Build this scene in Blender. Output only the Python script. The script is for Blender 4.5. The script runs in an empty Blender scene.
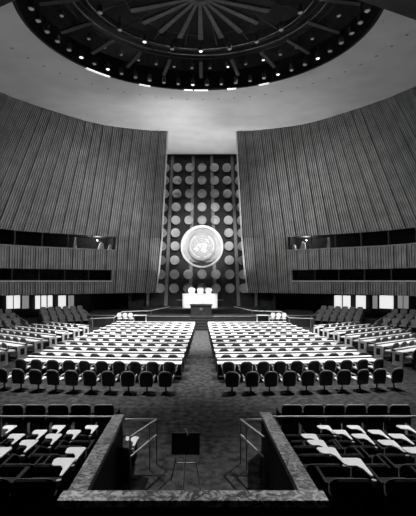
import bpy, math, random
from mathutils import Vector
random.seed(7)
PI = math.pi
scene = bpy.context.scene
COL = scene.collection

# ------------------------------------------------------------------ camera, world, light
CX, CZ, F = 0.16, 3.96, 365.0          # camera x, height, focal length in pixels of the 416 x 516 frame
cam_d = bpy.data.cameras.new('camera'); cam = bpy.data.objects.new('camera', cam_d); COL.objects.link(cam)
cam_d.sensor_fit = 'VERTICAL'; cam_d.sensor_height = 36.0; cam_d.lens = F / 516 * 36
cam_d.shift_y = 23 / 516; cam_d.shift_x = 4.5 / 516; cam_d.clip_end = 200
cam.location = (CX, 0, CZ); cam.rotation_euler = (PI / 2, 0, 0)
scene.camera = cam
scene.view_settings.view_transform = 'Standard'; scene.view_settings.look = 'None'
scene.view_settings.exposure = 0.0; scene.view_settings.gamma = 1.0
scene.view_settings.use_curve_mapping = False
w = bpy.data.worlds.new('world'); scene.world = w; w.use_nodes = True
w.node_tree.nodes['Background'].inputs[0].default_value = (1, 1, 1, 1)
w.node_tree.nodes['Background'].inputs[1].default_value = 0.012

def zc(y): return 12.64 + .17 * min(y, 36.0)      # ceiling height
def DP(r, a, dz=0.0):                              # a point in the dome: radius, angle from straight ahead, height over the rim plane
    y = 16.75 + r * math.cos(a)
    return Vector((r * math.sin(a), y, 12.64 + .17 * y + dz))

def lamp(name, kind, loc, to, energy, size=.3, angle=60, blend=.6, shape=None):
    l = bpy.data.lights.new(name, kind); l.energy = energy; l.color = (1, 1, 1)
    if kind == 'SPOT': l.spot_size = math.radians(angle); l.spot_blend = blend; l.shadow_soft_size = size
    elif kind == 'AREA':
        l.size = size
        if shape: l.shape = 'RECTANGLE'; l.size_y = shape
    else: l.shadow_soft_size = size
    o = bpy.data.objects.new(name, l); COL.objects.link(o); o.location = loc
    d = Vector(to) - Vector(loc)
    o.rotation_euler = d.to_track_quat('-Z', 'Y').to_euler()
    return o
# downlights in the dome, aimed over the seating
for a, tx, ty, e in ((-40, -4.8, 16, 1.0), (-14, -3.5, 26, 1.2), (14, 3.5, 26, 1.2), (40, 4.8, 16, 1.0)):
    lamp('dome_downlight', 'SPOT', DP(6.3, math.radians(a), .8), (tx, ty, 0), 30000 * e, .12, 52, .7)
for s in (-1, 1):
    lamp('dome_side_downlight', 'SPOT', DP(6.0, s * math.radians(75), .8), (s * 11.5, 22.5, 0), 9000, .12, 46, .9)
    lamp('dome_wall_washer', 'SPOT', DP(6.6, -s * math.radians(45), .3), (s * 11.5, 33, 7.0), 8500, .3, 60, 1.0)
    lamp('dome_rear_downlight', 'SPOT', DP(6.9, s * math.radians(105), .0), (s * 4.0, 6.3, .8), 9500, .1, 34, .6)
    lamp('added_side_fill', 'SPOT', (s * 14.3, 12.0, 8.0), (s * 10.5, 22.0, .6), 3800, .12, 50, .8)  # added fill from the unseen near side, brightens the side block's chair backs
    lamp('dome_near_downlight', 'SPOT', DP(6.6, s * math.radians(125), .3), (s * 4.0, 15.5, .7), 15000, .12, 42, .8)
    lamp('added_ceiling_fill', 'SPOT', (s * 2.1, 35.9, 1.45), (s * 1.4, 34.0, 15), 5000, .15, 92, 1.0)  # added fill behind the podium to brighten the ceiling, not a known stage fitting
lamp('emblem_spot', 'SPOT', DP(7.3, 0, -.08), (0, 39, 7.7), 700, .08, 17, .25)
lamp('podium_spot', 'SPOT', DP(7.3, math.radians(-12), -.08), (-.2, 35, 2.2), 28000, .08, 12, .5)
lamp('panel_wash', 'SPOT', DP(7.4, math.radians(15), -.08), (0, 40, 9.0), 11000, .15, 34, .8)

# ------------------------------------------------------------------ materials
def mat(name, v, rough=.7, spec=.3, noise=None, bump=0, scale=6, metal=0, emit=0):
    m = bpy.data.materials.new(name); m.use_nodes = True
    nt = m.node_tree; b = nt.nodes['Principled BSDF']
    b.inputs['Base Color'].default_value = (v, v, v, 1); b.inputs['Roughness'].default_value = rough
    b.inputs['Specular IOR Level'].default_value = spec; b.inputs['Metallic'].default_value = metal
    if emit:
        b.inputs['Emission Color'].default_value = (1, 1, 1, 1); b.inputs['Emission Strength'].default_value = emit
    if noise or bump:
        tc = nt.nodes.new('ShaderNodeTexCoord'); n = nt.nodes.new('ShaderNodeTexNoise')
        n.inputs['Scale'].default_value = scale; n.inputs['Detail'].default_value = 6
        nt.links.new(tc.outputs['Object'], n.inputs['Vector'])
        if noise:
            r = nt.nodes.new('ShaderNodeValToRGB'); lo, hi = noise
            r.color_ramp.elements[0].position = .35; r.color_ramp.elements[1].position = .68
            r.color_ramp.elements[0].color = (lo, lo, lo, 1); r.color_ramp.elements[1].color = (hi, hi, hi, 1)
            nt.links.new(n.outputs['Fac'], r.inputs['Fac']); nt.links.new(r.outputs['Color'], b.inputs['Base Color'])
        if bump:
            bp = nt.nodes.new('ShaderNodeBump'); bp.inputs['Strength'].default_value = bump; bp.inputs['Distance'].default_value = .02
            nt.links.new(n.outputs['Fac'], bp.inputs['Height']); nt.links.new(bp.outputs['Normal'], b.inputs['Normal'])
    return m
M = dict(
    carpet=mat('carpet', .045, .95, .1, (.016, .07), .6, 5.0),
    plaster=mat('plaster', .62, .9, .1, (.58, .66), 0, .6),
    batten=mat('wood_batten', .3, .6, .3, (.22, .34), 0, 1.2),
    spoke=mat('spoke_grey', .1, .6, .3, (.08, .12), 0, 4),
    domerib=mat('dome_rib_grey', .05, .6, .3, (.025, .04), 0, 4),
    whitefab=mat('white_vinyl', .75, .6, .3, (.7, .8), 0, 10),
    dark=mat('dark_paint', .015, .8, .2, (.012, .02), 0, 3),
    darkwall=mat('dark_wall', .03, .8, .2, (.024, .036), 0, 1),
    grey=mat('grey_metal', .25, .5, .4, (.22, .28), 0, 4),
    rib=mat('rib_grey', .18, .6, .3, (.15, .21), 0, 3),
    rimlight=mat('pale_trim', .6, .5, .4, (.55, .65), 0, 3),
    tube=mat('polished_tube', .6, .25, .5, None, 0, 3, .8),
    white=mat('white_laminate', .85, .45, .4, (.82, .88), 0, 2),
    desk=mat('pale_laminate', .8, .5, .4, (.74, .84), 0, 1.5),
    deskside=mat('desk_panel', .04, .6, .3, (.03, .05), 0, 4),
    deskend=mat('desk_end', .5, .6, .3, (.42, .55), 0, 4),
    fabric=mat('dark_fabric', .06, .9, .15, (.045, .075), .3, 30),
    seatfab_lit=mat('lit_seat_fabric', .6, .85, .2, (.5, .68), .3, 30),  # beige cover, made paler to hold the light caught by seat tops
    tierfab=mat('grey_fabric', .18, .85, .2, (.14, .22), .3, 20),
    piping=mat('piping', .28, .5, .4, (.25, .32), 0, 20),
    disc=mat('disc_metal', .5, .45, .5, (.44, .54), 0, 5),
    panel=mat('dark_panel', .02, .6, .3, (.015, .03), 0, 2),
    marble=mat('dark_marble', .2, .35, .5, (.01, .62), .1, 9.0),
    emblem=mat('emblem_field', .55, .6, .3, (.5, .6), 0, 3),
    emblem_disc=mat('emblem_disc', .42, .7, .2, (.39, .45), 0, 3),
    emblem_rim=mat('emblem_rim', .85, .5, .3, (.82, .88), 0, 3),
    glow=mat('lamp_glow', .9, .5, .2, emit=1.2),
    dimglow=mat('dim_lamp_glow', .25, .3, .4, emit=.1),
    cove=mat('cove_glow', .9, .5, .2, emit=.9),
    pane=mat('lit_pane', .8, .5, .2, emit=.85),
    panedim=mat('dim_pane', .5, .5, .2, emit=.22),
)
g = bpy.data.materials.new('booth_glass'); g.use_nodes = True
gb = g.node_tree.nodes['Principled BSDF']
gb.inputs['Base Color'].default_value = (.9, .9, .9, 1); gb.inputs['Transmission Weight'].default_value = 1
gb.inputs['Roughness'].default_value = .02; gb.inputs['IOR'].default_value = 1.1
M['glass'] = g

for n_ in M['marble'].node_tree.nodes:
    if n_.type == 'TEX_NOISE': n_.inputs['Distortion'].default_value = 1.8
    if n_.type == 'VALTORGB': n_.color_ramp.elements[0].position = .42; n_.color_ramp.elements[1].position = .72
# ------------------------------------------------------------------ mesh builder
class MB:
    def __init__(s): s.v = []; s.f = []
    def add(s, vs, fs):
        n = len(s.v); s.v += [tuple(p) for p in vs]; s.f += [tuple(i + n for i in f) for f in fs]; return s
    def box(s, x0, x1, y0, y1, z0, z1):
        return s.add([(x0,y0,z0),(x1,y0,z0),(x1,y1,z0),(x0,y1,z0),(x0,y0,z1),(x1,y0,z1),(x1,y1,z1),(x0,y1,z1)],
                     [(3,2,1,0),(4,5,6,7),(0,1,5,4),(1,2,6,5),(2,3,7,6),(3,0,4,7)])
    def hexa(s, lo, hi):
        n = len(lo)
        return s.add(list(lo) + list(hi), [tuple(range(n))[::-1], tuple(range(n, 2*n))] + [(i, (i+1) % n, n+(i+1) % n, n+i) for i in range(n)])
    def prism(s, pts, y0, y1):         # outline in x,z pushed along y
        n = len(pts)
        vs = [(p[0], y0, p[1]) for p in pts] + [(p[0], y1, p[1]) for p in pts]
        return s.add(vs, [tuple(range(n)), tuple(range(2*n-1, n-1, -1))] + [((i+1) % n, i, n+i, n+(i+1) % n) for i in range(n)])
    def slab(s, pts, z0, z1):          # outline in x,y pushed up
        return s.hexa([(p[0], p[1], z0) for p in pts], [(p[0], p[1], z1) for p in pts])
    def tube(s, pts, r, n=8, closed=False):
        P = [Vector(p) for p in pts]; m = len(P); rings = []
        for i in range(m):
            a = P[(i-1) % m] if (closed or i > 0) else P[i]; b = P[(i+1) % m] if (closed or i < m-1) else P[i]
            d = (b - a).normalized(); up = Vector((0, 0, 1)) if abs(d.z) < .9 else Vector((0, 1, 0))
            u = d.cross(up).normalized(); v = u.cross(d)
            rr = r[i] if isinstance(r, (list, tuple)) else r
            rings.append([P[i] + rr * (math.cos(2*PI*k/n) * u + math.sin(2*PI*k/n) * v) for k in range(n)])
        vs = [p for rg in rings for p in rg]; fs = []
        for i in range(m if closed else m-1):
            j = (i+1) % m
            for k in range(n): fs.append((i*n+k, i*n+(k+1) % n, j*n+(k+1) % n, j*n+k))
        if not closed: fs += [tuple(range(n))[::-1], tuple((m-1)*n+k for k in range(n))]
        return s.add(vs, fs)
    def lathe(s, prof, n=24, axis='z', o=(0, 0, 0)):
        vs = []; fs = []
        for r, h in prof:
            for k in range(n):
                c, d = r*math.cos(2*PI*k/n), r*math.sin(2*PI*k/n)
                p = (c, d, h) if axis == 'z' else (c, h, d)
                vs.append((p[0]+o[0], p[1]+o[1], p[2]+o[2]))
        for i in range(len(prof)-1):
            for k in range(n): fs.append((i*n+k, i*n+(k+1) % n, (i+1)*n+(k+1) % n, (i+1)*n+k))
        fs += [tuple(range(n))[::-1], tuple((len(prof)-1)*n+k for k in range(n))]
        return s.add(vs, fs)
    def build(s, name, m, parent=None, smooth=False, loc=None, bevel=0):
        me = bpy.data.meshes.new(name); me.from_pydata(s.v, [], s.f); me.update()
        me.materials.append(M[m] if isinstance(m, str) else m)
        if smooth:
            me.shade_smooth() if hasattr(me, 'shade_smooth') else None
        o = bpy.data.objects.new(name, me); COL.objects.link(o)
        if parent: o.parent = parent
        if loc is not None: o.location = loc
        if bevel:
            b = o.modifiers.new('bevel', 'BEVEL'); b.width = bevel; b.segments = 2; b.limit_method = 'ANGLE'
        return o
def tag(o, label=None, cat=None, group=None, kind=None):
    if label: o['label'] = label
    if cat: o['category'] = cat
    if group: o['group'] = group
    if kind: o['kind'] = kind
    return o
def struct(o): o['kind'] = 'structure'; return o
def thing(name, label, cat, loc=(0, 0, 0), rz=0, group=None):
    o = bpy.data.objects.new(name, None); COL.objects.link(o); o.location = loc; o.rotation_euler = (0, 0, rz)
    o.empty_display_size = .1
    return tag(o, label, cat, group)
def dup(root, loc, rz=0, label=None, group=None, skip=()):
    r = root.copy(); COL.objects.link(r); r.location = loc; r.rotation_euler = (0, 0, rz)
    if label: r['label'] = label
    if group: r['group'] = group
    for ch in list(root.children):
        if ch.name.split('.')[0] in skip: continue
        c = ch.copy(); COL.objects.link(c); c.parent = r
        for gch in list(ch.children):
            d = gch.copy(); COL.objects.link(d); d.parent = c
    return r
ORD = 'zeroth first second third fourth fifth sixth seventh eighth ninth tenth eleventh twelfth thirteenth fourteenth fifteenth sixteenth seventeenth eighteenth nineteenth twentieth'.split()
def ordn(k):
    if k < len(ORD): return ORD[k]
    T = {2: 'twenty', 3: 'thirty', 4: 'forty', 5: 'fifty'}
    t, u = divmod(k, 10)
    return T[t] + '-' + ORD[u] if u else {2: 'twentieth', 3: 'thirtieth', 4: 'fortieth', 5: 'fiftieth'}[t]

# ------------------------------------------------------------------ wall curves (left side; right side mirrors x)
TOP = [(-3.6,36.0),(-5.7,35.6),(-9.5,33.4),(-12.2,29.1),(-13.9,25),(-14.8,20),(-15.3,14),(-15.5,8)]
C42 = [(-4.15,35.8),(-7.0,35.3),(-11.2,33.2),(-16.0,29.8),(-18.2,24.5),(-19.2,18.5),(-19.7,12),(-19.9,5)]
C10 = [(-4.5,36.4),(-7.3,35.8),(-11.4,33.5),(-16.2,30.0),(-18.4,24.7),(-19.4,18.5),(-19.9,12),(-20.1,5)]
C12 = [(-4.9,37.2),(-7.6,36.4),(-11.6,34.0),(-16.3,30.2),(-18.6,25.0),(-19.6,18.7),(-20.1,12),(-20.3,5)]
def cr(pts, t):                         # Catmull-Rom through the knots, t in 0..len-1
    n = len(pts); i = min(int(t), n-2); f = t - i
    P = [Vector(pts[max(0, min(n-1, i+k))]) for k in (-1, 0, 1, 2)]
    if i == 0: P[0] = 2*P[1] - P[2]
    if i == n-2: P[3] = 2*P[2] - P[1]
    return .5 * ((2*P[1]) + (P[2]-P[0])*f + (2*P[0]-5*P[1]+4*P[2]-P[3])*f*f + (3*P[1]-P[0]-3*P[2]+P[3])*f**3)
LEV = [(-1.2+CZ, C12), (1.05+CZ, C10), (4.2+CZ, C42)]
def wallpt(t, z):                       # point of the wall's face; z None = at the ceiling
    if z is None or z > LEV[2][0]:
        a = cr(C42, t); b = cr(TOP, t); zt = zc(b.y)
        if z is None: return Vector((b.x+CX, b.y, zt))
        f = (z-LEV[2][0])/(zt-LEV[2][0]); p = a.lerp(b, f)
        return Vector((p.x+CX, p.y, z))
    k = 0 if z < LEV[1][0] else 1
    f = (z-LEV[k][0])/(LEV[k+1][0]-LEV[k][0]); p = cr(LEV[k][1], t).lerp(cr(LEV[k+1][1], t), f)
    return Vector((p.x+CX, p.y, z))
def outward(t):
    a = wallpt(max(0, t-.02), 4.0); b = wallpt(min(7, t+.02), 4.0); d = (b-a).normalized()
    return Vector((d.y, -d.x, 0)) * (-1 if True else 1)     # away from the hall
def px_of(p): return 203.5 + F*(p.x-CX)/p.y
def t_of_px(px, z):
    lo, hi = 0.0, 5.0
    for _ in range(40):
        m = (lo+hi)/2
        if px_of(wallpt(m, z)) > px: lo = m
        else: hi = m
    return lo
# check the outward direction once
_t = outward(2.0)
OUT = 1.0 if _t.y > 0 else -1.0
def off(t, z, d):
    p = wallpt(t, z); o = outward(t)*OUT
    return p + o*d
# batten positions, evenly spaced along the mid curve
ts = []; t = 0.0; prev = wallpt(0, 8.2)
fine = [i*7/4000 for i in range(4001)]; acc = 0; PITCH = .2
ts = [0.0]
for tt in fine[1:]:
    p = wallpt(tt, 8.2); acc += (p-prev).length; prev = p
    if acc >= PITCH: ts.append(tt); acc = 0
T_SLOT1 = t_of_px(116, 3.6+CZ); T_SLOT2 = t_of_px(112, .5+CZ)
ts = sorted(ts)
def side(v, s): return Vector((v.x if s < 0 else -v.x, v.y, v.z))
rnd = random.Random(3); proud = [rnd.choice((0, 0, 0, .03)) for _ in ts]
seam = [(i % 5 == 0) for i in range(len(ts))]
def course(mb, s, z0, z1, t0, t1, deep=0.0):
    k = -1
    for i in range(len(ts)-1):
        a, b = ts[i], ts[i+1]
        if b <= t0 or a >= t1: continue
        a = max(a, t0); b = min(b, t1)
        wdt = b-a; gap = .6 if seam[i] else .34; g0 = a + gap*wdt
        zz = [z0, z1] if z1 is not None and z1-z0 < 3.3 else [z0, (z0+(z1 or 16))/2, z1]
        for j in range(len(zz)-1):
            q0, q1 = zz[j], zz[j+1]; dep = .22 if seam[i] else .10
            def P(t, z, d): return side(off(t, z, d+deep), s)
            cs = [(a, dep), (g0, dep), (g0, -proud[i]), (b, -proud[i]), (b, .22)]
            lo = [P(t, q0, d) for t, d in cs]; hi = [P(t, q1, d) for t, d in cs]
            n = len(cs)
            fs = [(m, m+1, n+m+1, n+m) for m in range(n-1)]
            if s > 0: fs = [f[::-1] for f in fs]
            mb.add(lo+hi, fs); mb.darkf = getattr(mb, 'darkf', []); mb.darkf.append(len(mb.f)-len(fs))
            # caps at the ends
            mb.add([P(g0, q0, -proud[i]), P(b, q0, -proud[i]), P(b, q0, .17), P(g0, q0, .17)], [(0, 1, 2, 3)])
            mb.add([P(g0, q1, -proud[i]), P(b, q1, -proud[i]), P(b, q1, .17), P(g0, q1, .17)], [(0, 1, 2, 3)])
def strip(mb, s, z0, z1, t0, t1, d0, d1, n=60):      # a solid curved strip following the wall
    rows = []
    for i in range(n+1):
        t = t0+(t1-t0)*i/n
        rows.append([side(off(t, z, 0)+ (off(t, z, 1)-off(t, z, 0))*d, s) for z, d in ((z0, d0), (z1, d0), (z1, d1), (z0, d1))])
    vs = [p for r in rows for p in r]; fs = []
    for i in range(n):
        for k in range(4): fs.append((i*4+k, i*4+(k+1) % 4, (i+1)*4+(k+1) % 4, (i+1)*4+k))
    fs += [(0, 1, 2, 3), (n*4+3, n*4+2, n*4+1, n*4)]
    mb.add(vs, fs)
Z1T, Z1B, Z2T, Z2B, ZB = 4.2+CZ, 2.95+CZ, 1.05+CZ, 0.0+CZ, -1.2+CZ
for s, nm in ((-1, 'left'), (1, 'right')):
    mb = MB()
    course(mb, s, Z1T, None, 0, 7)                       # upper course
    course(mb, s, Z2T, Z1T, 0, T_SLOT1, .03); course(mb, s, Z2T, Z1B, T_SLOT1, 7, .0)
    course(mb, s, ZB, Z2T, 0, T_SLOT2, .05); course(mb, s, ZB, Z2B, T_SLOT2, 7, .0)
    wl = struct(mb.build('wall_'+nm, 'batten')); wl.data.materials.append(M['darkwall'])
    for fi in mb.darkf: wl.data.polygons[fi].material_index = 1
    e = MB()                                              # pale edge strip along the free end of the wall
    for z0, z1 in ((Z1T, None), (Z2T, Z1T), (ZB, Z2T)):
        a0, a1 = off(0, z0, -.05), off(0, z1, -.05)
        q = [side(a+Vector((dx, dy, 0)), s) for a in (a0, a1) for dx, dy in ((-.02, 0), (.10, 0), (.10, .35), (-.02, .35))]
        e.hexa(q[:4], q[4:])
    e.build('edge_trim', 'rimlight', wl)
    # recess behind the booth windows
    bk = MB()
    strip(bk, s, Z1T+.02, Z1T+.1, T_SLOT1, 7, .15, 2.4); strip(bk, s, Z1B-.1, Z1B-.02, T_SLOT1, 7, .15, 2.4)
    strip(bk, s, Z2T+.02, Z2T+.1, T_SLOT2, 7, .15, 2.4); strip(bk, s, Z2B-.1, Z2B-.02, T_SLOT2, 7, .15, 2.4)
    strip(bk, s, ZB-.1, Z1T+.1, T_SLOT2, 7, 2.4, 2.5)
    strip(bk, s, ZB+.02, ZB+.1, 0, 7, .1, 3.2)
    strip(bk, s, Z2B, Z1T+.05, T_SLOT2-.012, T_SLOT2, .15, 2.4, 1)
    struct(bk.build('trim_1' if s < 0 else 'trim_2', 'dark'))
    wi = {-1: 1, 1: 3}[s]
    for k, (z0, z1, tS) in enumerate(((Z1B, Z1T, T_SLOT1), (Z2B, Z2T, T_SLOT2))):
        sl = MB(); strip(sl, s, z0-.05, z0+.04, tS, 7, -.1, .12)
        root = struct(sl.build('window_%d' % (wi+k), 'rimlight' if k else 'grey'))
        # mullions about every 2.2 m, a pane between each pair
        cur = tS; marks = [tS+.01]; acc = 0; prev = off(tS, z0, .1)
        for tt in fine:
            if tt <= tS: continue
            p = off(tt, z0, .1); acc += (p-prev).length; prev = p
            if acc > 2.15: marks.append(tt); acc = 0
            if tt > 4.6: break
        for j, tm in enumerate(marks):
            m = MB(); strip(m, s, z0+.04, z1, tm-.007, tm+.007, .14, .3, 1); m.build('mullion', 'domerib', root)
            if j < len(marks)-1:
                m = MB(); strip(m, s, z0+.04, z1, tm+.012, marks[j+1]-.012, .2, .21, 4); m.build('pane', 'glass', root)
    # setback wall below the gallery
    lw = MB(); strip(lw, s, 0, ZB, 0, 7, 3.0, 3.15)
    struct(lw.build('wall_lower_'+nm, 'darkwall'))

# ------------------------------------------------------------------ floor, ceiling, rear wall, roof over the rear gallery
struct(MB().box(-24, 24, -3, 46, -.2, 0).build('floor', 'carpet'))
c = MB(); N = 180; outer = []
bound = [wallpt(i*7/140, None) for i in range(141)]
poly = [(p.x, p.y) for p in bound] + [(-15.3, -3)] + [(15.3, -3)] + [(-p.x, p.y) for p in reversed(bound)]
def ray_out(a):
    dx, dy = math.sin(a), math.cos(a); best = 1e9
    for i in range(len(poly)):
        x1, y1 = poly[i]; x2, y2 = poly[(i+1) % len(poly)]
        y1 -= 16.75; y2 -= 16.75; ex, ey = x2-x1, y2-y1; den = dx*ey-dy*ex
        if abs(den) < 1e-9: continue
        r = (x1*ey-y1*ex)/den; u = (x1*dy-y1*dx)/den
        if r > 0 and -1e-6 <= u <= 1+1e-6: best = min(best, r)
    return best
rows = []
for i in range(N):
    a = 2*PI*i/N; R = ray_out(a)+.05
    rows.append([DP(7.7, a)] + [Vector(((7.7+(R-7.7)*k/5)*math.sin(a), 16.75+(7.7+(R-7.7)*k/5)*math.cos(a), 0)) for k in range(1, 6)])
    for p in rows[-1]: p.z = zc(p.y)
vs = [p for r in rows for p in r]; fs = []
for i in range(N):
    j = (i+1) % N
    for k in range(5): fs.append((i*6+k, i*6+k+1, j*6+k+1, j*6+k))
nv = len(vs)
c.add(vs, fs); c.add([(p.x, p.y, p.z+.25) for p in vs], [f[::-1] for f in fs])
c.box(-6.2, 6.2, 35.9, 42.6, zc(36), zc(36)+.25)
ceil = struct(c.build('ceiling', 'plaster'))
struct(MB().box(-24, 24, -3.2, -3, 0, 13).build('wall_rear', 'darkwall'))
sf = [(-9, 8.0), (-5.9, 6.0), (-3.8, 4.85), (-2.23+CX, 4.0), (-1.96+CX, 3.88), (-.9, 3.6), (.9, 3.6), (1.6+CX, 3.88), (2.45+CX, 4.2), (4.2, 5.0), (6.2, 6.1), (9, 8.0), (9, -3), (-9, -3)]
struct(MB().slab(sf, 3+CZ, 3.5+CZ).build('ceiling_rear_gallery', 'rib'))

# ------------------------------------------------------------------ dome
def ring(mb, r, dz, tr, n=96, seg=6): mb.tube([DP(r, 2*PI*i/n, dz) for i in range(n)], tr, seg, closed=True)
d = MB(); prof = [(7.7, -.03), (7.7, 1.2), (7.2, 2.0), (6.4, 2.7), (3.6, 3.4), (.02, 3.8)]
for r, dz in prof: d.v += [tuple(DP(r, 2*PI*i/72, dz)) for i in range(72)]
for k in range(len(prof)-1): d.f += [(k*72+i, k*72+(i+1) % 72, (k+1)*72+(i+1) % 72, (k+1)*72+i) for i in range(72)]
dome = struct(d.build('ceiling_dome', 'dark'))
def bar(mb, p, q, wd, th):
    p, q = Vector(p), Vector(q); d = (q-p).normalized(); u = d.cross(Vector((0, 0, 1))).normalized(); v = u.cross(d)
    def sec(c, w): return [c - u*w/2 - v*th/2, c + u*w/2 - v*th/2, c + u*w/2 + v*th/2, c - u*w/2 + v*th/2]
    w0, w1 = wd if isinstance(wd, tuple) else (wd, wd)
    a, b = sec(p, w0), sec(q, w1)
    mb.hexa(a, b)
for k in range(18):
    a = 2*PI*k/18
    m = MB(); bar(m, DP(.3, a, 1.5), DP(3.35, a, 1.23), (.14, .27), .1); m.build('spoke', 'spoke', dome)
    m = MB(); bar(m, DP(5.3, a, .86), DP(6.95, a, .5), .2, .08); m.build('rib', 'domerib', dome)
    m = MB(); bar(m, DP(5.5, a+PI/18, 1.9), DP(3.6, a+PI/18, 2.1), .05, .05); m.build('strut', 'domerib', dome)
hub = MB()
for dz0, dz1, r0 in ((1.46, 1.6, .36),):
    hub.hexa([DP(r0, 2*PI*i/24, dz0) for i in range(24)], [DP(r0, 2*PI*i/24, dz1) for i in range(24)])
hub.build('hub', 'domerib', dome)
for r, dz, tr, mm in ((5.35, 1.62, .035, 'tube'), (5.75, 1.7, .03, 'domerib'), (6.0, 1.55, .045, 'tube'), (6.35, 1.45, .03, 'domerib'), (3.5, 1.5, .02, 'domerib')):
    m = MB(); ring(m, r, dz, tr); m.build('ring_rail', mm, dome)
m = MB()
n = 96
for (ra, za), (rb, zb) in (((7.63, -.05), (7.78, -.02)),):
    for i in range(n):
        a0, a1 = 2*PI*i/n, 2*PI*(i+1)/n
        m.hexa([DP(ra, a0, za), DP(rb, a0, za), DP(rb, a1, za), DP(ra, a1, za)], [DP(ra, a0, zb+.1), DP(rb, a0, zb+.1), DP(rb, a1, zb+.1), DP(ra, a1, zb+.1)])
m.build('rim', 'dark', dome)
# lit segments of the cove round the rim
segs = [(-58, -46, 'left side, beside the wall end'), (-31, -25.5, 'left of centre'), (-8.5, -4.2, 'just left of centre'), (-3.4, 3.4, 'at the middle over the emblem'),
        (13, 17.5, 'right of centre'), (29, 34, 'right side')]
for a0, a1, wh in segs:
    m = MB(); k = 8
    for i in range(k):
        b0 = math.radians(a0+(a1-a0)*i/k); b1 = math.radians(a0+(a1-a0)*(i+1)/k)
        m.hexa([DP(7.61, b0, -.10), DP(7.76, b0, -.10), DP(7.76, b1, -.10), DP(7.61, b1, -.10)], [DP(7.61, b0, -.055), DP(7.76, b0, -.055), DP(7.76, b1, -.055), DP(7.61, b1, -.055)])
    tag(m.build('cove_light', 'cove'), 'bright curved cove light on dome rim, ' + wh, 'light', 'cove lights round the dome rim')
# hanging spotlights
def can(kind):
    t = thing('spotlight', 'black cylindrical spotlight hanging in the dome', 'spotlight')
    m = MB(); m.lathe([(.04, .42), (.07, .4), (.13, .3), (.13, 0), (.115, 0), (.11, .05)], 14); m.build('housing', 'spoke', t)
    m = MB(); m.tube([(0, 0, .38), (0, 0, .75)], .02, 6); m.build('hanger', 'domerib', t)
    m = MB(); m.lathe([(.11, .02), (.07, -.02), (.01, -.035)], 14); m.build('lens', kind, t)
    return t
canA = can('dimglow'); canB = can('glow')
used = set()
lit = {('outer', -1), ('outer', -9), ('outer', 5), ('outer', -7), ('inner', 0), ('inner', -2), ('middle', 1), ('middle', 3), ('outer', 8)}
for ringname, cnt, r, dz, half, sc in (('outer', 48, 7.2, .1, 15, 1.0), ('middle', 36, 6.6, .95, 11, .8), ('inner', 18, 4.9, 1.25, 5, 1.0)):
    for k in range(-half, half+1):
        o2 = 0 if ringname == 'inner' else (.5 if ringname == 'middle' else .42)
        a = (k+o2)*2*PI/cnt
        src = canB if (ringname, k) in lit else canA
        where = 'at the middle' if k == 0 else ordn(abs(k)) + (' left' if k < 0 else ' right') + ' of the middle'
        lab = ('lit' if src is canB else 'small') + ' spotlight in the ' + ringname + ' ring of dome, ' + where
        loc = DP(r, a, dz)
        if src.name in used: o = dup(src, loc, 0, lab, 'spotlights hanging in the dome')
        else: o = src; used.add(src.name); o.location = loc; tag(o, lab, None, 'spotlights hanging in the dome')
        o.scale = (sc, sc, sc)
# recessed ceiling lights
t0 = thing('recessed_light', 'small recessed light', 'light')
m = MB(); m.lathe([(.11, 0), (.11, -.02), (.07, -.025), (.07, .0)], 12); m.build('trim_ring', 'grey', t0)
m = MB(); m.lathe([(.068, -.004), (.03, -.012)], 12); m.build('lens', 'dimglow', t0)
for k in range(-17, 18):
    a = (k+.1)*2*PI/54; p = DP(9.75, a, 0); p.z = zc(p.y)-.001
    where = 'at middle over the emblem' if k == 0 else ordn(abs(k)) + (' left' if k < 0 else ' right') + ' of the middle one'
    lab = 'tiny recessed light in pale ceiling ring, ' + where
    if k == -17: o = t0; o.location = p; tag(o, lab, None, 'recessed lights round the ceiling ring')
    else: o = dup(t0, p, 0, lab, 'recessed lights round the ceiling ring')
    o.rotation_euler = (math.atan(.17), 0, 0); o.scale = (.7, .7, .7)

# ------------------------------------------------------------------ back panel with discs and emblem
def back_y(z): return 38.5 + 3.0*(z-3.7)/(13.2-3.7)
zt = zc(36)
bp = MB(); bp.hexa([(-7.5, back_y(0), 0), (7.5, back_y(0), 0), (7.5, back_y(0)+.4, 0), (-7.5, back_y(0)+.4, 0)],
                   [(-7.5, back_y(zt), zt+.2), (7.5, back_y(zt), zt+.2), (7.5, back_y(zt)+.4, zt+.2), (-7.5, back_y(zt)+.4, zt+.2)])
struct(bp.build('wall_back', 'panel'))
for s, nm in ((-1, 'left'), (1, 'right')):
    q = MB(); q.box(min(s*7.3, s*7.45), max(s*7.3, s*7.45), 37.0, 39, 0, ZB+.1); struct(q.build('wall_return_'+nm, 'darkwall'))
for k, (xb, xt) in enumerate(((-3.75, -3.5), (-1.22, -1.05), (1.38, 1.12), (3.8, 3.5))):
    m = MB(); z0, z1 = 1.3, zt
    lo = [(xb+dx, back_y(z0)+dy, z0) for dx, dy in ((-.17, -.1), (.17, -.1), (.17, 0), (-.17, 0))]
    hi = [(xt+dx, back_y(z1)+dy, z1) for dx, dy in ((-.17, -.1), (.17, -.1), (.17, 0), (-.17, 0))]
    m.hexa(lo, hi); tag(m.build('panel_rib', 'grey'), 'tall grey vertical rib behind the discs, ' + ('far left', 'centre left', 'centre right', 'far right')[k], 'rib', 'ribs on the disc panel')
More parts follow.
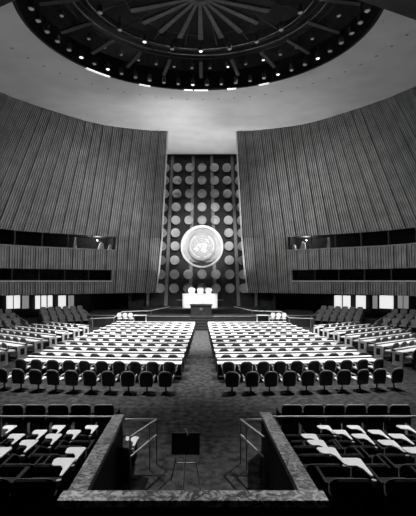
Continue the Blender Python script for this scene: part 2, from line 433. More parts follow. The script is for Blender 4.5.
# every wall disc
def disc_mb():
    m = MB(); m.lathe([(.5, .0), (.52, -.04), (.5, -.10), (.44, -.10), (.40, -.04), (.3, -.07), (.15, -.11), (.01, -.125)], 28, 'y'); return m
m = MB(); m.lathe([(.16, 0), (.16, -.2)], 10, 'y')
droot = thing('round_disc', 'x', 'disc')
m.lathe([(.3, -.18), (.3, -.22)], 16, 'y'); m.build('mount', 'rib', droot)
dd = MB(); dd.lathe([(.44, -.2), (.5, -.24), (.5, -.46), (.47, -.47), (.43, -.43), (.36, -.38), (.22, -.35), (.01, -.335)], 28, 'y'); dd.build('face', 'disc', droot, True)
ysp = [156.5, 168.8, 181.5, 194.7, 208, 221, 233.5, 246.6, 260.6, 274.6, 288.4]
first = True; tilt = math.atan(3.0/9.5)
for ri, yp in enumerate(ysp):
    z = 8.0
    for _ in range(20): z = CZ + (281-yp)/F*back_y(z)
    for ci in range(-3, 4):
        x = ci*(1.455 if ri > 3 else 1.43) ; y = back_y(z)
        if ri == 0: continue
        if (x)**2 + (z-7.65)**2 < 2.2**2: continue
        col = {-3: 'far left', -2: 'second left', -1: 'left of centre', 0: 'centre', 1: 'right of centre', 2: 'second right', 3: 'far right'}[ci]
        lab = 'round grey metal disc, ' + ordn(ri) + ' row from top, ' + col + ' column'
        if first: o = droot; first = False; o.location = (x, y, z); tag(o, lab, None, 'round discs on the back panel')
        else: o = dup(droot, (x, y, z), 0, lab, 'round discs on the back panel')
        o.rotation_euler = (-.05, 0, 0)
# emblem
EY = back_y(7.65)-.55
em = thing('emblem_medallion', 'large round white world map emblem with olive wreath above the podium', 'emblem', (-.0, EY, 7.65)); em.scale = (1.04, 1, 1.04)
m = MB(); m.lathe([(1.2, .3), (1.2, .5)], 24, 'y'); m.lathe([(2.02, .1), (2.18, .05), (2.22, -.08), (2.18, -.2), (2.08, -.22), (2.0, -.12), (1.96, .08)], 64, 'y'); m.build('outer_rim', 'emblem_rim', em, True)
m = MB(); m.lathe([(2.05, .2), (2.0, .06), (1.7, .0), (1.3, .02)], 64, 'y'); m.build('dish', 'emblem', em)
dsk = MB(); dsk.lathe([(1.3, .02), (1.42, -.1), (1.44, -.3), (1.4, -.34), (.01, -.36)], 64, 'y'); dsk = dsk.build('disc', 'emblem_disc', em)
YF = -.355
LAND = [
 [(70,-165),(71,-130),(68,-95),(62,-78),(60,-65),(48,-55),(44,-66),(35,-76),(25,-81),(30,-90),(20,-97),(9,-79),(16,-95),(24,-110),(38,-123),(50,-127),(58,-138),(60,-152),(58,-165)],
 [(10,-75),(8,-60),(-5,-36),(-22,-41),(-34,-54),(-45,-65),(-54,-68),(-45,-74),(-20,-70),(-5,-81)],
 [(82,-60),(83,-30),(72,-22),(60,-43),(70,-54),(77,-68)],
 [(35,-8),(37,10),(31,32),(12,43),(10,51),(-15,41),(-26,33),(-34,20),(-16,12),(4,8),(5,-7),(15,-17),(28,-12)],
 [(36,-9),(44,-8),(48,-4),(54,9),(57,10),(60,6),(71,25),(68,45),(73,70),(77,104),(71,140),(69,178),(60,165),(52,142),(40,128),(30,121),(22,110),(9,106),(2,103),(16,96),(22,89),(8,78),(22,70),(25,60),(23,58),(13,45),(28,34),(37,36),(40,26),(37,22),(45,12),(40,16),(43,4)],
 [(-12,131),(-11,142),(-28,153),(-38,147),(-33,134),(-34,116),(-22,114)],
]
def proj(lat, lon):
    r = (90-lat)/150*1.0; a = math.radians(lon); return (r*math.sin(a), -r*math.cos(a))
for L in LAND:
    mm_ = MB(); pts = [proj(a, b) for a, b in L]; pts = [(x*.98, z*.98+.08) for x, z in pts]
    mm_.prism(pts, YF, YF-.05); mm_.build('continent', 'emblem_rim', dsk)
gr = MB()
for rr in (.25, .5, .75, .98): gr.tube([(rr*math.cos(2*PI*i/40), YF, rr*math.sin(2*PI*i/40)+.08) for i in range(40)], .012, 5, closed=True)
for k in range(8):
    a = PI*k/4; gr.tube([(.1*math.cos(a), YF, .1*math.sin(a)+.08), (.98*math.cos(a), YF, .98*math.sin(a)+.08)], .012, 5)
gr.build('grid_line', 'emblem_rim', dsk)
for s in (-1, 1):
    lf = MB(); arc = [(s*1.17*math.sin(a), YF, .05-1.17*math.cos(a)) for a in [math.radians(d_) for d_ in range(4, 150, 8)]]
    lf.tube(arc, .018, 5)
    for i, p in enumerate(arc[1:-1]):
        a = math.radians(4+8*(i+1))
        for dr in (.10, -.06):
            c0 = Vector(p); tan = Vector((s*math.cos(a), 0, math.sin(a))); nrm = Vector((s*math.sin(a), 0, -math.cos(a)))
            tip = c0 + tan*.13 + nrm*dr; mid = c0 + tan*.06 + nrm*dr*.6; w_ = (tan*.03*(-1 if dr > 0 else 1) + nrm*.03)
            lf.prism([(q.x, q.z) for q in (c0, mid+w_, tip, mid-w_)], YF, YF-.04)
    lf.build('olive_branch', 'emblem_rim', dsk)

# ------------------------------------------------------------------ stage
st = MB()
arc = [(x, 30.7 + (x*x)/90) for x in [i*1.0 for i in range(-10, 11)]]
st.slab(arc + [(11.5, 38.6), (-11.5, 38.6)], 0, .96)
struct(st.build('floor_stage', 'darkwall'))
struct(MB().slab([(-5.2, 33.6), (5.2, 33.6), (6.2, 36.5), (6.2, 38.4), (-6.2, 38.4), (-6.2, 36.5)], .96, 1.36).build('floor_dais', 'darkwall'))
edge = MB()
for a, b in zip(arc[:-1], arc[1:]):
    if abs(a[0]+b[0])/2 < 1.2: continue
    bar(edge, (a[0], a[1]-.02, .98), (b[0], b[1]-.02, .98), .05, .05)
struct(edge.build('trim_3', 'grey'))
# steps from the aisle to the lectern
stp = MB()
for k in range(5): stp.box(-1.0, .9, 29.1+.32*k, 30.85, .192*k, .192*(k+1)-.001)
tag(stp.build('steps', 'dark'), 'dark steps rising from the centre aisle to the lectern', 'steps')
# lectern
lec = thing('lectern', 'dark wide speaker lectern with a small emblem in front of the white podium', 'lectern', (-.05, 31.9, .96))
MB().box(-.92, .92, -.1, .5, 0, .86).build('body', 'deskside', lec, bevel=.03)
MB().hexa([(-.98, -.16, .86), (.98, -.16, .86), (.98, .56, .92), (-.98, .56, .92)], [(-.98, -.16, .90), (.98, -.16, .90), (.98, .56, .96), (-.98, .56, .96)]).build('top', 'deskside', lec)
m = MB(); m.lathe([(.14, -.1), (.14, -.13), (.1, -.14)], 20, 'y', (0, 0, .55)); m.build('emblem', 'rib', lec)
for sx in (-.12, .12):
    m = MB(); m.tube([(sx, .2, .94), (sx, .18, 1.1), (sx*.6, .3, 1.2)], .012, 6); m.build('microphone', 'grey', lec)
# podium
pod = thing('podium', 'white marble high desk of the podium below the emblem', 'podium', (-.18, 35.0, 1.36))
MB().box(-1.68, 1.68, 0, .12, 0, 1.32).build('front_panel', 'white', pod, bevel=.01)
MB().box(-1.72, 1.72, -.03, .8, 1.32, 1.38).build('top', 'white', pod)
for sx in (-1, 1):
    MB().box(min(sx*1.56, sx*1.68), max(sx*1.56, sx*1.68), .12, .8, 0, 1.32).build('side_panel', 'white', pod)
    MB().box(min(sx*1.68, sx*2.25), max(sx*1.68, sx*2.25), .05, .4, .72, .80).build('wing_shelf', 'grey', pod)
MB().box(-1.6, 1.6, .3, 1.2, .0, .35).build('platform', 'deskside', pod)
pc = thing('podium_chair', 'x', 'chair')
pts = [(-.2, .35)] + [(-.22, .7), (-.3, .95), (-.34, 1.12)] + [(.34*math.cos(a), 1.15+.2*math.sin(a)) for a in [PI-PI*i/10 for i in range(11)]] + [(.34, 1.12), (.3, .95), (.22, .7), (.2, .35)]
MB().prism(pts, .2, .32).build('backrest', 'white', pc, bevel=.02)
MB().box(-.27, .27, -.3, .22, .38, .5).build('seat', 'white', pc, bevel=.03)
MB().lathe([(.25, 0), (.25, .03), (.04, .06), (.04, .38)], 14).build('pedestal', 'grey', pc)
for k, x in enumerate((-.98, -.16, .66)):
    lab = 'white rounded high-backed chair behind the podium, ' + ('left', 'middle', 'right')[k] + ' of three'
    loc = (x, 36.1, 1.95)
    if k == 0: pc.location = loc; tag(pc, lab, None, 'high-backed chairs behind the podium')
    else: dup(pc, loc, 0, lab, 'high-backed chairs behind the podium')
struct(MB().box(-1.6, 1.4, 35.75, 36.9, 1.36, 1.95).build('floor_podium', 'deskside'))
# pilasters in the dark stage sides
for k, (x, y) in enumerate(((-5.55, 37.3), (5.55, 37.3))):
    tag(MB().box(x-.12, x+.12, y, y+.25, .96, ZB+.05).build('pilaster', 'rib'), 'dim slim pilaster in the dark ' + ('left', 'right')[k] + ' stage side', 'pilaster', 'pilasters by the stage')
# stepped hand rails of the stage
for s, nm in ((-1, 'left'), (1, 'right')):
    def xp(px, d): return (px-203.5)/F*d + CX
    pl = [(xp(90, 30.9), 30.9, .77), (xp(114, 30.9), 30.9, .85), (xp(122, 31.7), 31.7, 1.3), (xp(151, 32.6), 32.6, 1.3), (xp(169.5, 34.4), 34.4, 1.55)]
    P = [Vector((-s*p[0], p[1], p[2])) for p in pl]
    t = thing('stage_railing', 'pale stepped handrail climbing the %s side of the stage' % nm, 'railing', group='stage handrails')
    m = MB(); m.tube(P, .035, 8); m.build('handrail', 'rimlight', t)
    for p in P: m = MB(); m.tube([(p.x, p.y, 0 if p.y < 31 else .96), p], .02, 6); m.build('post', 'rib', t)
# side desks with white chairs at the foot of the stage
sc_ = thing('stage_chair', 'x', 'chair')
MB().prism([(.2*math.cos(a), .74+.2*math.sin(a)) for a in [2*PI*i/20 for i in range(20)]], -.22, -.15).build('backrest', 'whitefab', sc_, bevel=.02)
MB().lathe([(.16, .40), (.21, .42), (.21, .49), (.16, .52)], 18).build('seat', 'whitefab', sc_)
MB().lathe([(.18, 0), (.18, .02), (.03, .05), (.03, .42)], 12).build('pedestal', 'grey', sc_)
fst = True
for s, nm in ((-1, 'left'), (1, 'right')):
    struct(MB().box(min(s*4.4, s*7.4), max(s*4.4, s*7.4), 29.55, 30.9, 0, .42).build('floor_side_platform', 'darkwall'))
    tb = thing('stage_desk', 'small desk with pale papers at the %s foot of the stage' % nm, 'desk', (s*5.1, 30.3, .42), 0)
    MB().box(-.55, .55, -.25, .3, .66, .71).build('top', 'deskend', tb); MB().box(-.5, .5, .2, .24, .0, .66).build('front_panel', 'deskside', tb)
    for sx in (-.52, .47): MB().box(sx, sx+.05, -.2, .2, 0, .66).build('side_panel', 'deskend', tb)
    for k, dx in enumerate((-.45, 0.02, .47)):
        lab = 'white round-backed chair at the %s foot of the stage, %s from the left' % (nm, ordn(k+1))
        loc = (s*6.3+dx, 30.1, .42)
        if fst: sc_.location = loc; tag(sc_, lab, None, 'white chairs beside the stage'); fst = False
        else: dup(sc_, loc, 0, lab, 'white chairs beside the stage')

# ------------------------------------------------------------------ delegate chairs and desks
def arch(wd, z0, z1, rt, n=8):        # rounded-top outline
    p = [(-wd*.42, z0), (-wd*.5, z0+.1)]
    p += [(-wd/2 + rt - rt*math.cos(a), z1-rt+rt*math.sin(a)) for a in [PI/2*i/n for i in range(n+1)]]
    p += [(wd/2 - rt + rt*math.cos(a), z1-rt+rt*math.sin(a)) for a in [PI/2 - PI/2*i/n for i in range(n+1)]]
    return p + [(wd*.5, z0+.1), (wd*.42, z0)]
def curve_back(mb, pts, y0, th, bow, lean, z0):     # a bowed, leaning shell from an outline in x,z
    cx = sum(p[0] for p in pts)/len(pts); cz = sum(p[1] for p in pts)/len(pts); n = len(pts)
    def yy(x, z): return y0 - lean*(z-z0) + bow*(x*x)*4
    K = [1.0, .93, .6, .3]; vs = []; fs = []
    for sidei, sg in ((0, 0), (1, 1)):
        base = len(vs)
        for ki, k in enumerate(K):
            for p in pts:
                x = cx+(p[0]-cx)*k; z = cz+(p[1]-cz)*k
                t_ = th*(.5 if ki == 0 else 1)
                vs.append((x, yy(x, z) + (t_/2 if sg else -t_/2), z))
        vs.append((cx, yy(cx, cz)+(th/2 if sg else -th/2), cz))
        for ki in range(len(K)-1):
            for i in range(n):
                f = (base+ki*n+i, base+ki*n+(i+1) % n, base+(ki+1)*n+(i+1) % n, base+(ki+1)*n+i)
                fs.append(f if not sg else f[::-1])
        c0 = base+len(K)*n
        for i in range(n):
            f = (base+(len(K)-1)*n+i, base+(len(K)-1)*n+(i+1) % n, c0); fs.append(f if not sg else f[::-1])
        if sg == 0: off0 = base
        else:
            for i in range(n): fs.append((off0+(i+1) % n, off0+i, base+i, base+(i+1) % n))
    mb.add(vs, fs); return yy
def delegate_chair():
    t = thing('delegate_chair', 'x', 'chair')
    out = arch(.46, .29, .84, .18)
    m = MB(); yy = curve_back(m, out, -.22, .06, .25, .12, .45); back = m.build('backrest', 'fabric', t, True)
    m = MB(); m.tube([(x*1.0, yy(x, z)-.0, z+.004) for x, z in out[1:-1]], .013, 6); m.build('piping', 'piping', back)
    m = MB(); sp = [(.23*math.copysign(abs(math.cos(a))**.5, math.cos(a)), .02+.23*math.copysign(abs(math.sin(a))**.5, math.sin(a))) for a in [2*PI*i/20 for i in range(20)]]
    m.slab(sp, .40, .475); m.build('seat', 'seatfab_lit', t, bevel=.02)
    for s in (-1, 1):
        m = MB(); m.tube([(s*.22, -.2, .44), (s*.265, -.12, .62), (s*.265, .14, .64), (s*.23, .16, .44)], [.014, .02, .02, .014], 6); m.build('armrest', 'piping', t)  # arms also made paler than the back for the light they catch
    m = MB(); m.lathe([(.045, .05), (.03, .1), (.03, .40)], 10); m.build('pedestal', 'deskside', t)
    m = MB()
    for k in range(4):
        a = PI/4+PI/2*k; m.tube([(0, 0, .07), (.24*math.cos(a), .24*math.sin(a), .02)], [.028, .018], 6)
    m.build('foot', 'deskside', t)
    return t
chair = delegate_chair(); c_used = [False]
def put_chair(x, y, rz, label, group, skip=()):
    if not c_used[0]:
        c_used[0] = True; chair.location = (x, y, 0); chair.rotation_euler = (0, 0, rz); tag(chair, label, None, group); return
    return dup(chair, (x, y, 0), rz, label, group, skip)
SAG = 95.0; NROW = 12; PR = 1.34; Y0 = 13.0
def desk_xy(y, x, dy):                  # point on a bowed row: x across, dy in front of the chair line
    sl = 2*x/SAG; L = math.hypot(1, sl)
    return (x - dy*sl/L, y + x*x/SAG + dy/L)
def bowed(mb, y, xa, xb, d0, d1, z0, z1, n=10):
    vs = []; fs = []
    for i in range(n+1):
        x = xa+(xb-xa)*i/n
        a = desk_xy(y, x, d0); b = desk_xy(y, x, d1)
        vs += [(a[0], a[1], z0), (b[0], b[1], z0), (b[0], b[1], z1), (a[0], a[1], z1)]
    for i in range(n):
        for k in range(4): fs.append((i*4+k, i*4+(k+1) % 4, (i+1)*4+(k+1) % 4, (i+1)*4+k))
    fs += [(3, 2, 1, 0), (n*4, n*4+1, n*4+2, n*4+3)]
    mb.add(vs, [f[::-1] for f in fs])
rj = random.Random(11)
for s, nm in ((-1, 'left'), (1, 'right')):
    for r in range(NROW):
        y = Y0 + PR*r - (.22 if r == 0 else 0); cnt = 10 if r < 6 else 9
        rown = 'nearest row' if r == 0 else ordn(r+1) + ' row'
        xin = .75 - .25*r/11; xout = 7.5 - .7*r/11
        pit = .66 if r == 0 else (.67 if r < 6 else .675)
        for k in range(cnt):
            x = s*(xin + .41 + pit*k); px, py = desk_xy(y, x, 0)
            tw = rj.uniform(-.12, .12)
            lab = 'dark delegate chair in %s centre block, %s from camera, %s seat from aisle' % (nm, rown, ordn(k+1))
            put_chair(px, py, math.atan(2*x/SAG)+tw, lab, 'dark chairs of the ' + nm + ' centre block', () if r < 3 else ('armrest', 'foot'))
        if r == 0: continue
        xa, xb = (s*xin, s*xout) if s > 0 else (s*xout, s*xin)
        lab = 'long pale-topped desk in %s centre block, %s from the nearest' % (nm, ordn(r))
        if r == 1: lab = 'long pale-topped desk in %s centre block, nearest to camera' % nm
        t = thing('delegate_desk', lab, 'desk', group='long desks of the centre blocks')
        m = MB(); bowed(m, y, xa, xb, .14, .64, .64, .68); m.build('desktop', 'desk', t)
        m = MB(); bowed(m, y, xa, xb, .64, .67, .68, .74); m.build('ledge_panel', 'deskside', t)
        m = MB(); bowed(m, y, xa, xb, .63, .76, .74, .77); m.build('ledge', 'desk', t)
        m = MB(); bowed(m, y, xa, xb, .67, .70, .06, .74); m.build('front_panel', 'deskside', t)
        for xe in (xa+.02, xb-.02, (xa+xb)/2):
            m = MB(); bowed(m, y, xe-.02, xe+.02, .24, .66, 0, .64, 1); m.build('leg_panel', 'deskside', t)
# side blocks
U = Vector((-.866, .5)); NV = Vector((.5, .866))
side_n = [3, 5, 7, 8, 8, 7, 6]
for s, nm in ((-1, 'left'), (1, 'right')):
    for i in range(7):
        o = Vector((-9.32+.16*i, 16.8+1.52*i)); cnt = side_n[i]; L = cnt*.66+.2
        def W(u, n_, z): p = o + U*u + NV*n_; return ((p.x if s < 0 else -p.x), p.y, z)
        rown = 'nearest row' if i == 0 else ordn(i+1) + ' row'
        t = thing('side_desk', 'angled pale desk in %s side block, %s from camera' % (nm, rown), 'desk', group='angled desks of the side blocks')
        def bx(name, mt, u0, u1, n0, n1, z0, z1, par):
            m = MB(); m.hexa([W(u0, n0, z0), W(u1, n0, z0), W(u1, n1, z0), W(u0, n1, z0)], [W(u0, n0, z1), W(u1, n0, z1), W(u1, n1, z1), W(u0, n1, z1)]); return m.build(name, mt, par)
        bx('desktop', 'desk', 0, L, 0, .37, .64, .68, t)
        bx('ledge_panel', 'deskside', 0, L, .37, .40, .68, .74, t)
        bx('ledge', 'desk', 0, L, .36, .46, .74, .77, t)
        bx('front_panel', 'deskside', .05, L, .40, .43, .06, .74, t)
        pd = bx('end_panel', 'deskend', 0, .05, .0, .5, .0, .64, t)
        bx('opening_shade', 'dark', -.004, 0, .14, .36, .22, .54, pd)  # thin dark plate painting the shade inside the desk end's open shelf
        bx('leg_panel', 'deskside', L-.05, L, .05, .4, 0, .64, t)
        for k in range(cnt):
            p = W(.06+.66*k, -.42, 0)
            rz = math.atan2(-NV.x, NV.y) if s < 0 else math.atan2(NV.x, NV.y)
            lab = 'dark chair in %s side block, %s from camera, %s seat from its aisle' % (nm, rown, ordn(k+1))
            sc2 = put_chair(p[0], p[1], rz+rj.uniform(-.12, .12), lab, 'dark chairs of the ' + nm + ' side block', () if i < 4 else ('armrest', 'foot')); sc2.scale = (1.05, 1.05, 1.13)

# ------------------------------------------------------------------ raised tiers of seats along the side walls
tc_ = thing('tier_seat', 'x', 'seat')
m = MB(); yy = curve_back(m, arch(.5, .36, .92, .14), -.2, .09, .15, .15, .45); m.build('backrest', 'tierfab', tc_, True)
MB().box(-.23, .23, -.2, .26, .34, .46).build('seat', 'tierfab', tc_, bevel=.03)
for s_ in (-1, 1): MB().box(s_*.27-.025, s_*.27+.025, -.2, .22, 0, .6).build('side_panel', 'deskside', tc_, bevel=.01)
fst = True
A = Vector((-10.0, 32.1)); B = Vector((-13.2, 30.1)); C_ = Vector((-14.3, 28.8)); D_ = Vector((-17.0, 25.8))
for s, nm in ((-1, 'left'), (1, 'right')):
    for sec, (p, q) in enumerate(((A, B), (C_, D_))):
        dr = (q-p); L = dr.length; dr.normalize(); nn = Vector((-dr.y, dr.x))
        if nn.y > 0: nn = -nn                      # towards the hall
        nn = Vector((.70, -.71)) if False else nn
        sn = 'inner' if sec == 0 else 'outer'
        t = thing('seat_tier', 'dark three-step tier under the %s gallery, %s section' % (nm, sn), 'platform', group='stepped tiers under the galleries')
        for k in range(3):
            m = MB(); a0, a1 = .85*(k-2), .85*(k-1)
            def W2(u, n_, z): w2 = p + dr*u + nn*n_; return ((w2.x if s < 0 else -w2.x), w2.y, z)
            n0, n1 = -.45-.85*k+.4, .45-.85*k+.4
            m.hexa([W2(-.1, n0, 0), W2(L+.1, n0, 0), W2(L+.1, n1, 0), W2(-.1, n1, 0)], [W2(-.1, n0, .2+.3*k), W2(L+.1, n0, .2+.3*k), W2(L+.1, n1, .2+.3*k), W2(-.1, n1, .2+.3*k)])
            m.build('step', 'darkwall', t)
            num = int(L/.6)
            for j in range(num):
                w3 = W2(.35+(L-.7)*j/(num-1), (n0+n1)/2, .2+.3*k)
                fx = nn.x if s < 0 else -nn.x
                lab = 'grey seat on %s tier, %s section, %s step, %s from stage' % (nm, sn, ('lowest', 'middle', 'top')[k], ordn(j+1))
                rz = math.atan2(-fx, nn.y)
                if fst: tc_.location = w3; tc_.rotation_euler = (0, 0, rz); tag(tc_, lab, None, 'grey seats on the side tiers'); fst = False
                else: dup(tc_, w3, rz, lab, 'grey seats on the side tiers')
        m = MB(); e0, e1 = W2(-.16, -2.2, 0), W2(-.16, .9, 0)
        m.hexa([W2(-.2, -1.75, 0), W2(-.12, -1.75, 0), W2(-.12, .9, 0), W2(-.2, .9, 0)], [W2(-.2, -1.75, 1.3), W2(-.12, -1.75, 1.3), W2(-.12, .9, .8), W2(-.2, .9, .8)])
        m.build('end_panel', 'rib', t)

# ------------------------------------------------------------------ lit windows in the wall under the gallery
wn = 5
def lowpt(px, d):
    lo, hi = 0.0, 5.0
    for _ in range(40):
        mdl = (lo+hi)/2; q = off(mdl, 2.0 if False else ZB, d)
        if px_of(q) > px: lo = mdl
        else: hi = mdl
    return off(lo, ZB, d)
for s in (-1, 1):
    rects = ((5.5, 20.5, 1, 'pane'), (21.5, 29, 0, 'panedim'), (34, 53, 2, 'pane'), (57.5, 66, 0, 'pane'), (67.5, 74, 0, 'panedim')) if s < 0 else \
            ((53.5, 69.5, 1, 'pane'), (36, 46, 0, 'pane'), (17, 21, 0, 'panedim'), (22, 32, 0, 'panedim'), (10, 16.5, 0, 'panedim')) if False else \
            ((52, 70, 1, 'pane'), (37, 48, 0, 'pane'), (25.5, 31, 0, 'panedim'), (9, 24.5, 0, 'pane'), (-6, 6, 1, 'panedim'))
    for a, b, nd, mt in rects:
        p0, p1 = lowpt(a, 2.9), lowpt(b, 2.9)
        ya, yb = p0.y, p1.y; ym = (ya+yb)/2
        z0 = CZ - 27.5/F*ym; z1 = CZ - 14.0/F*ym
        z1 = min(z1, ZB-.02)
        def fr(f, z, d=0): q = p0.lerp(p1, f); return side(Vector((q.x + d*.7, q.y - d*.7, z)), s)
        m = MB()
        def blk(mb, f0, f1, za, zb, d0, d1):
            mb.hexa([fr(f0, za, d0), fr(f1, za, d0), fr(f1, za, d1), fr(f0, za, d1)], [fr(f0, zb, d0), fr(f1, zb, d0), fr(f1, zb, d1), fr(f0, zb, d1)])
        blk(m, 0, 1, z0-.05, z0, 0, .1); blk(m, 0, 1, z1-.05, z1, 0, .1); blk(m, 0, .04, z0, z1, 0, .1); blk(m, .96, 1, z0, z1, 0, .1)
        for q in range(nd): f = (q+1)/(nd+1); blk(m, f-.025, f+.025, z0, z1, 0, .1)
        root = struct(m.build('window_%d' % wn, 'deskside')); wn += 1
        m = MB(); blk(m, .04, .96, z0, z1-.05, .02, .04); m.build('lit_glass', mt, root)
# bits of lit equipment inside the interpreters' booths
for s, nm in ((-1, 'left'), (1, 'right')):
    for px, z0, wdt, h, lab in ((112, 3.2, .5, .5, 'innermost upper booth'), (103, 3.15, .6, .7, 'upper booth, nearer its dividing post'), (77, 3.05, .3, 1.0, 'second upper booth')):
        tt = t_of_px(px, 3.6+CZ); p = side(off(tt, 3.6+CZ, .7), s)
        t = thing('booth_console', 'pale lit equipment in the %s gallery, %s' % (nm, lab), 'equipment', (p.x, p.y, Z1B+.0), -s*.6, 'pale equipment in the booths')
        m = MB(); m.hexa([(-wdt/2, -.1, 0), (wdt/2, -.1, 0), (wdt/2, .15, 0), (-wdt/2, .15, 0)], [(-wdt*.2, -.05, h*.9), (wdt*.35, -.05, h), (wdt*.35, .1, h), (-wdt*.2, .1, h*.9)]); m.build('case', 'white', t)
        m = MB(); m.lathe([(.02, h*.9), (.1, h*.95), (.13, h*1.05), (.02, h*1.12)], 10); m.build('lamp_head', 'white', t)
    p = side(off(t_of_px(100, 3.6+CZ), 3.9+CZ, 1.0), s)
    lamp('booth_lamp', 'POINT', p, (0, 0, 0), 120, .06)

# ------------------------------------------------------------------ foreground: parapets, rails, press seats
# marble front parapet before the camera
fp = thing('front_parapet', 'speckled marble coping across the bottom foreground', 'parapet')
MB().box((60-203.5)/F*3.75+CX, (326-203.5)/F*3.75+CX, 3.655, 3.84, CZ-2.27, CZ-2.2).build('coping', 'marble', fp, bevel=.006)
MB().box((62-203.5)/F*3.75+CX, (324-203.5)/F*3.75+CX, 3.68, 3.82, 0, CZ-2.27).build('wall', 'dark', fp)
def xw(px, d): return (px-203.5)/F*d + CX
for s, nm, far, near in ((-1, 'left', (119, 8.35, 3.05), (72, 3.66, 2.195)), (1, 'right', (265, 8.5, 3.05), (314, 3.66, 2.195))):
    t = thing('side_parapet', 'sloping speckled marble parapet edging the %s press seats' % nm, 'parapet', group='sloping marble side parapets')
    xf, yf, zf = xw(far[0], far[1]), far[1], CZ-far[2]; xn, yn, zn = xw(near[0], near[1]), near[1], CZ-near[2]
    hw = .125; m = MB()
    a = [(xf-hw, yf), (xf+hw, yf), (xn+hw*.85, yn), (xn-hw*.85, yn)]; zz = [zf, zf, zn, zn]
    m.hexa([(p[0], p[1], z-.09) for p, z in zip(a, zz)][::-1], [(p[0], p[1], z) for p, z in zip(a, zz)][::-1]); m.build('coping', 'marble', t, bevel=.008)
    a = [(xf-.09, yf-.02), (xf+.09, yf-.02), (xn+.08, yn+.02), (xn-.08, yn+.02)]
    m = MB(); m.hexa([(p[0], p[1], 0) for p in a][::-1], [(p[0], p[1], z-.09) for p, z in zip(a, zz)][::-1]); m.build('wall', 'dark', t)
    # low rail before the first seats
    rl = thing('front_rail', 'thin pale horizontal rail in front of the %s press seats' % nm, 'railing', group='rails before the press seats')
    yr = 8.42; x0, x1 = (xf+.02, xf-7) if s < 0 else (xf-.02, xf+7)
    m = MB(); m.tube([(x0, yr, CZ-3.13), (x1, yr, CZ-3.13+.02)], .022, 8); m.build('handrail', 'rimlight', rl)
    for k in range(6):
        xx = x0+(x1-x0)*(k+.05)/5.2; m = MB(); m.tube([(xx, yr, 0), (xx, yr, CZ-3.13)], .014, 6); m.build('post', 'deskside', rl)
    # two-bar guard of the passage
    g_ = thing('passage_guard', 'pale two-bar guard rail beside the passage, %s side' % nm, 'railing', group='guard rails of the central passage')
    if s < 0: P3 = [(xw(125, 7.9), 7.9), (xw(156.5, 7.9), 7.9), (xw(130, 7.0), 7.0)]
    else: P3 = [(xw(262, 7.9), 7.9), (xw(240.5, 7.9), 7.9), (xw(264, 7.0), 7.0)]
    zt_ = CZ-3.0
    m = MB(); m.tube([(P3[0][0], P3[0][1], zt_), (P3[1][0], P3[1][1], zt_), (P3[2][0], P3[2][1], zt_)], .024, 8); m.build('top_bar', 'rimlight', g_)
    m = MB(); m.tube([(P3[1][0], P3[1][1], zt_-.33), (P3[2][0], P3[2][1], zt_-.38)], .02, 8); m.build('lower_bar', 'rimlight', g_)
    for q in (P3[1], ((P3[1][0]*.72+P3[2][0]*.28), (P3[1][1]*.72+P3[2][1]*.28)), P3[2]):
        m = MB(); m.tube([(q[0], q[1], 0), (q[0], q[1], zt_)], .014, 6); m.build('post', 'grey', g_)
# press seats
def press_chair(top=.84, name='press_seat'):
    t = thing(name, 'x', 'seat')
    out = arch(.5, .42, top, .09)
    m = MB(); yy = curve_back(m, out, -.22, .07, .1, .15, .45); bk_ = m.build('backrest', 'dark', t, True)
    m = MB(); m.tube([(x, yy(x, z), z+.003) for x, z in out[2:-2]], .014, 6); m.build('rim', 'rimlight' if top > .8 else 'deskside', bk_)
    MB().box(-.24, .24, -.2, .25, .38, .46).build('seat', 'dark', t, bevel=.03)
    for s_ in (-1, 1):
        MB().box(s_*.285-.02, s_*.285+.02, -.2, .2, .3, .62).build('armrest', 'dark', t, bevel=.01)
    MB().box(-.22, .22, -.08, .08, 0, .38).build('pedestal', 'deskside', t, bevel=.01)
    return t
ps = press_chair(); tab = press_chair(.68); fold = press_chair(.68)
tp = [(.31, -.14), (.33, .28), (.29, .31), (.07, .31), (.04, .27), (.06, .14), (.10, .1), (.20, .1), (.25, .03), (.27, -.14)]
MB().slab(tp, .66, .68).build('tablet', 'white', tab, bevel=.004)
MB().tube([(.29, -.2, .58), (.29, -.2, .655)], .03, 8).build('hinge', 'piping', tab)
ru = [False, False, False]
def put_press(x, y, z, tabl, label, group, rz=0):
    i = int(tabl); src = (ps, tab, fold)[i]
    if ru[i]: return dup(src, (x, y, z), rz, label, group)
    ru[i] = True; src.location = (x, y, z); src.rotation_euler = (0, 0, rz); return tag(src, label, None, group)
ROWS = [(3.28, 8.2), (3.1, 7.5), (2.9, 6.83), (2.72, 6.15), (2.55, 5.5), (2.4, 4.85)]
RX = [[(2.05, 0), (2.7, 1), (3.38, 1), (4.5, 1)], [(2.1, 0), (2.8, 1), (3.54, 1), (4.2, 0)], [(1.69, 1), (2.3, 0), (2.93, 1), (3.63, 1)], [(1.74, 1), (2.42, 0), (3.1, 1), (3.78, 0)],
      [(1.86, 1), (2.5, 0), (3.17, 1)], [(1.97, 1), (2.65, 0)]]
LX = [[(-2.53, 1), (-3.27, 1), (-3.85, 0), (-4.37, 1)], [(-2.1, 0), (-2.68, 1), (-3.38, 1), (-4.05, 0)], [(-2.15, 0), (-2.82, 1), (-3.52, 1)], [(-2.3, 0), (-2.96, 1)], [(-1.75, 1), (-2.4, 0), (-3.07, 1)], [(-1.76, 1), (-2.42, 0)]]
fl = {-1: MB(), 1: MB()}
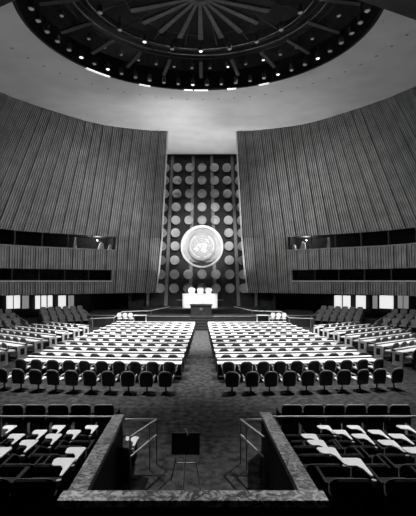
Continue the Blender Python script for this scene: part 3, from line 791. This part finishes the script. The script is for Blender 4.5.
for ri, (h, yt) in enumerate(ROWS):
    zf_ = .68 + CZ - h - .68 - .68
    zf_ = CZ - h - .68
    yc = yt - .2                      # chair origin
    for s, nm, lst in ((-1, 'left', LX[ri]), (1, 'right', RX[ri])):
        y0_, y1_ = yc-.42, yc+.26 if ri else 8.4
        xi = 1.0
        yf, yn = 8.4, 3.66; f_ = (yc-3.66)/(8.4-3.66)
        xi = (1.15+.52*f_) if s > 0 else (1.3+.5*f_)
        if zf_ > .02:
            a_, b_ = (xi+.16, 7.5) if s > 0 else (-7.5, -xi-.16)
            fl[s].box(a_, b_, yc-.42, yc+.27, .001, zf_)
        k = 0
        for x, tb_ in lst:
            k += 1
            cx_ = x + CX - .18
            if s > 0: cx_ = max(cx_, xi + .16 + .32)
            else: cx_ = min(cx_, -xi-.16-.33)
            where = ('front row by the rail' if ri == 0 else 'row nearest camera' if ri == 5 else ordn(ri+1)+' row from rail')
            lab = 'dark seat %s, %s box, %s, %s from passage' % ('with raised white tablet' if tb_ else 'without tablet', nm, where, ordn(k))
            put_press(cx_, yc, max(zf_, 0), 1 if tb_ else 2, lab, 'tablet-arm press seats')
for s, nm in ((-1, 'left'), (1, 'right')): struct(fl[s].build('floor_press_'+nm, 'dark'))
for s, nm in ((-1, 'left'), (1, 'right')):
    pxs = [105, 82, 59.5, 37, 14.5] if s < 0 else [291, 312.5, 333.5, 354.5, 376, 398]
    for k, px in enumerate(pxs):
        x = xw(px, 9.3)
        lab = 'dark low seat beyond the %s rail showing a pale top rim, %s from passage' % (nm, ordn(k+1))
        put_press(x, 9.45, 0, 0, lab, 'seats beyond the front rail')
put_press(xw(134, 7.8)-.2, 7.4, 0, 1, 'dark seat with raised white tablet inside the left passage guard', 'tablet-arm press seats')
# music stand in the passage
ms = thing('display_stand', 'black flat board on a slim tripod stand in the dark passage', 'stand', (xw(185.5, 6.95), 6.95, 0))
MB().hexa([(-.27, -.02, .66), (.27, -.02, .66), (.27, .0, .66), (-.27, .0, .66)], [(-.27, .12, 1.02), (.27, .12, 1.02), (.27, .14, 1.02), (-.27, .14, 1.02)]).build('board', 'deskside', ms)
m = MB(); m.tube([(-.04, 0, 0), (0, .0, .66)], .014, 8); m.build('pole', 'rimlight', ms)
m = MB(); m.tube([(-.16, -.01, .5), (.2, -.01, .5)], .01, 6); m.build('crossbar', 'rimlight', ms)
m = MB(); m.tube([(.18, .02, .6), (.3, -.1, 0)], .01, 6); m.build('leg', 'grey', ms)
m = MB(); m.tube([(-.18, .02, .6), (-.3, .25, 0)], .01, 6); m.build('leg', 'deskside', ms)
m = MB(); m.tube([(.04, .1, .98), (-.01, .12, 1.1)], .012, 6); m.build('lamp_arm', 'rimlight', ms)
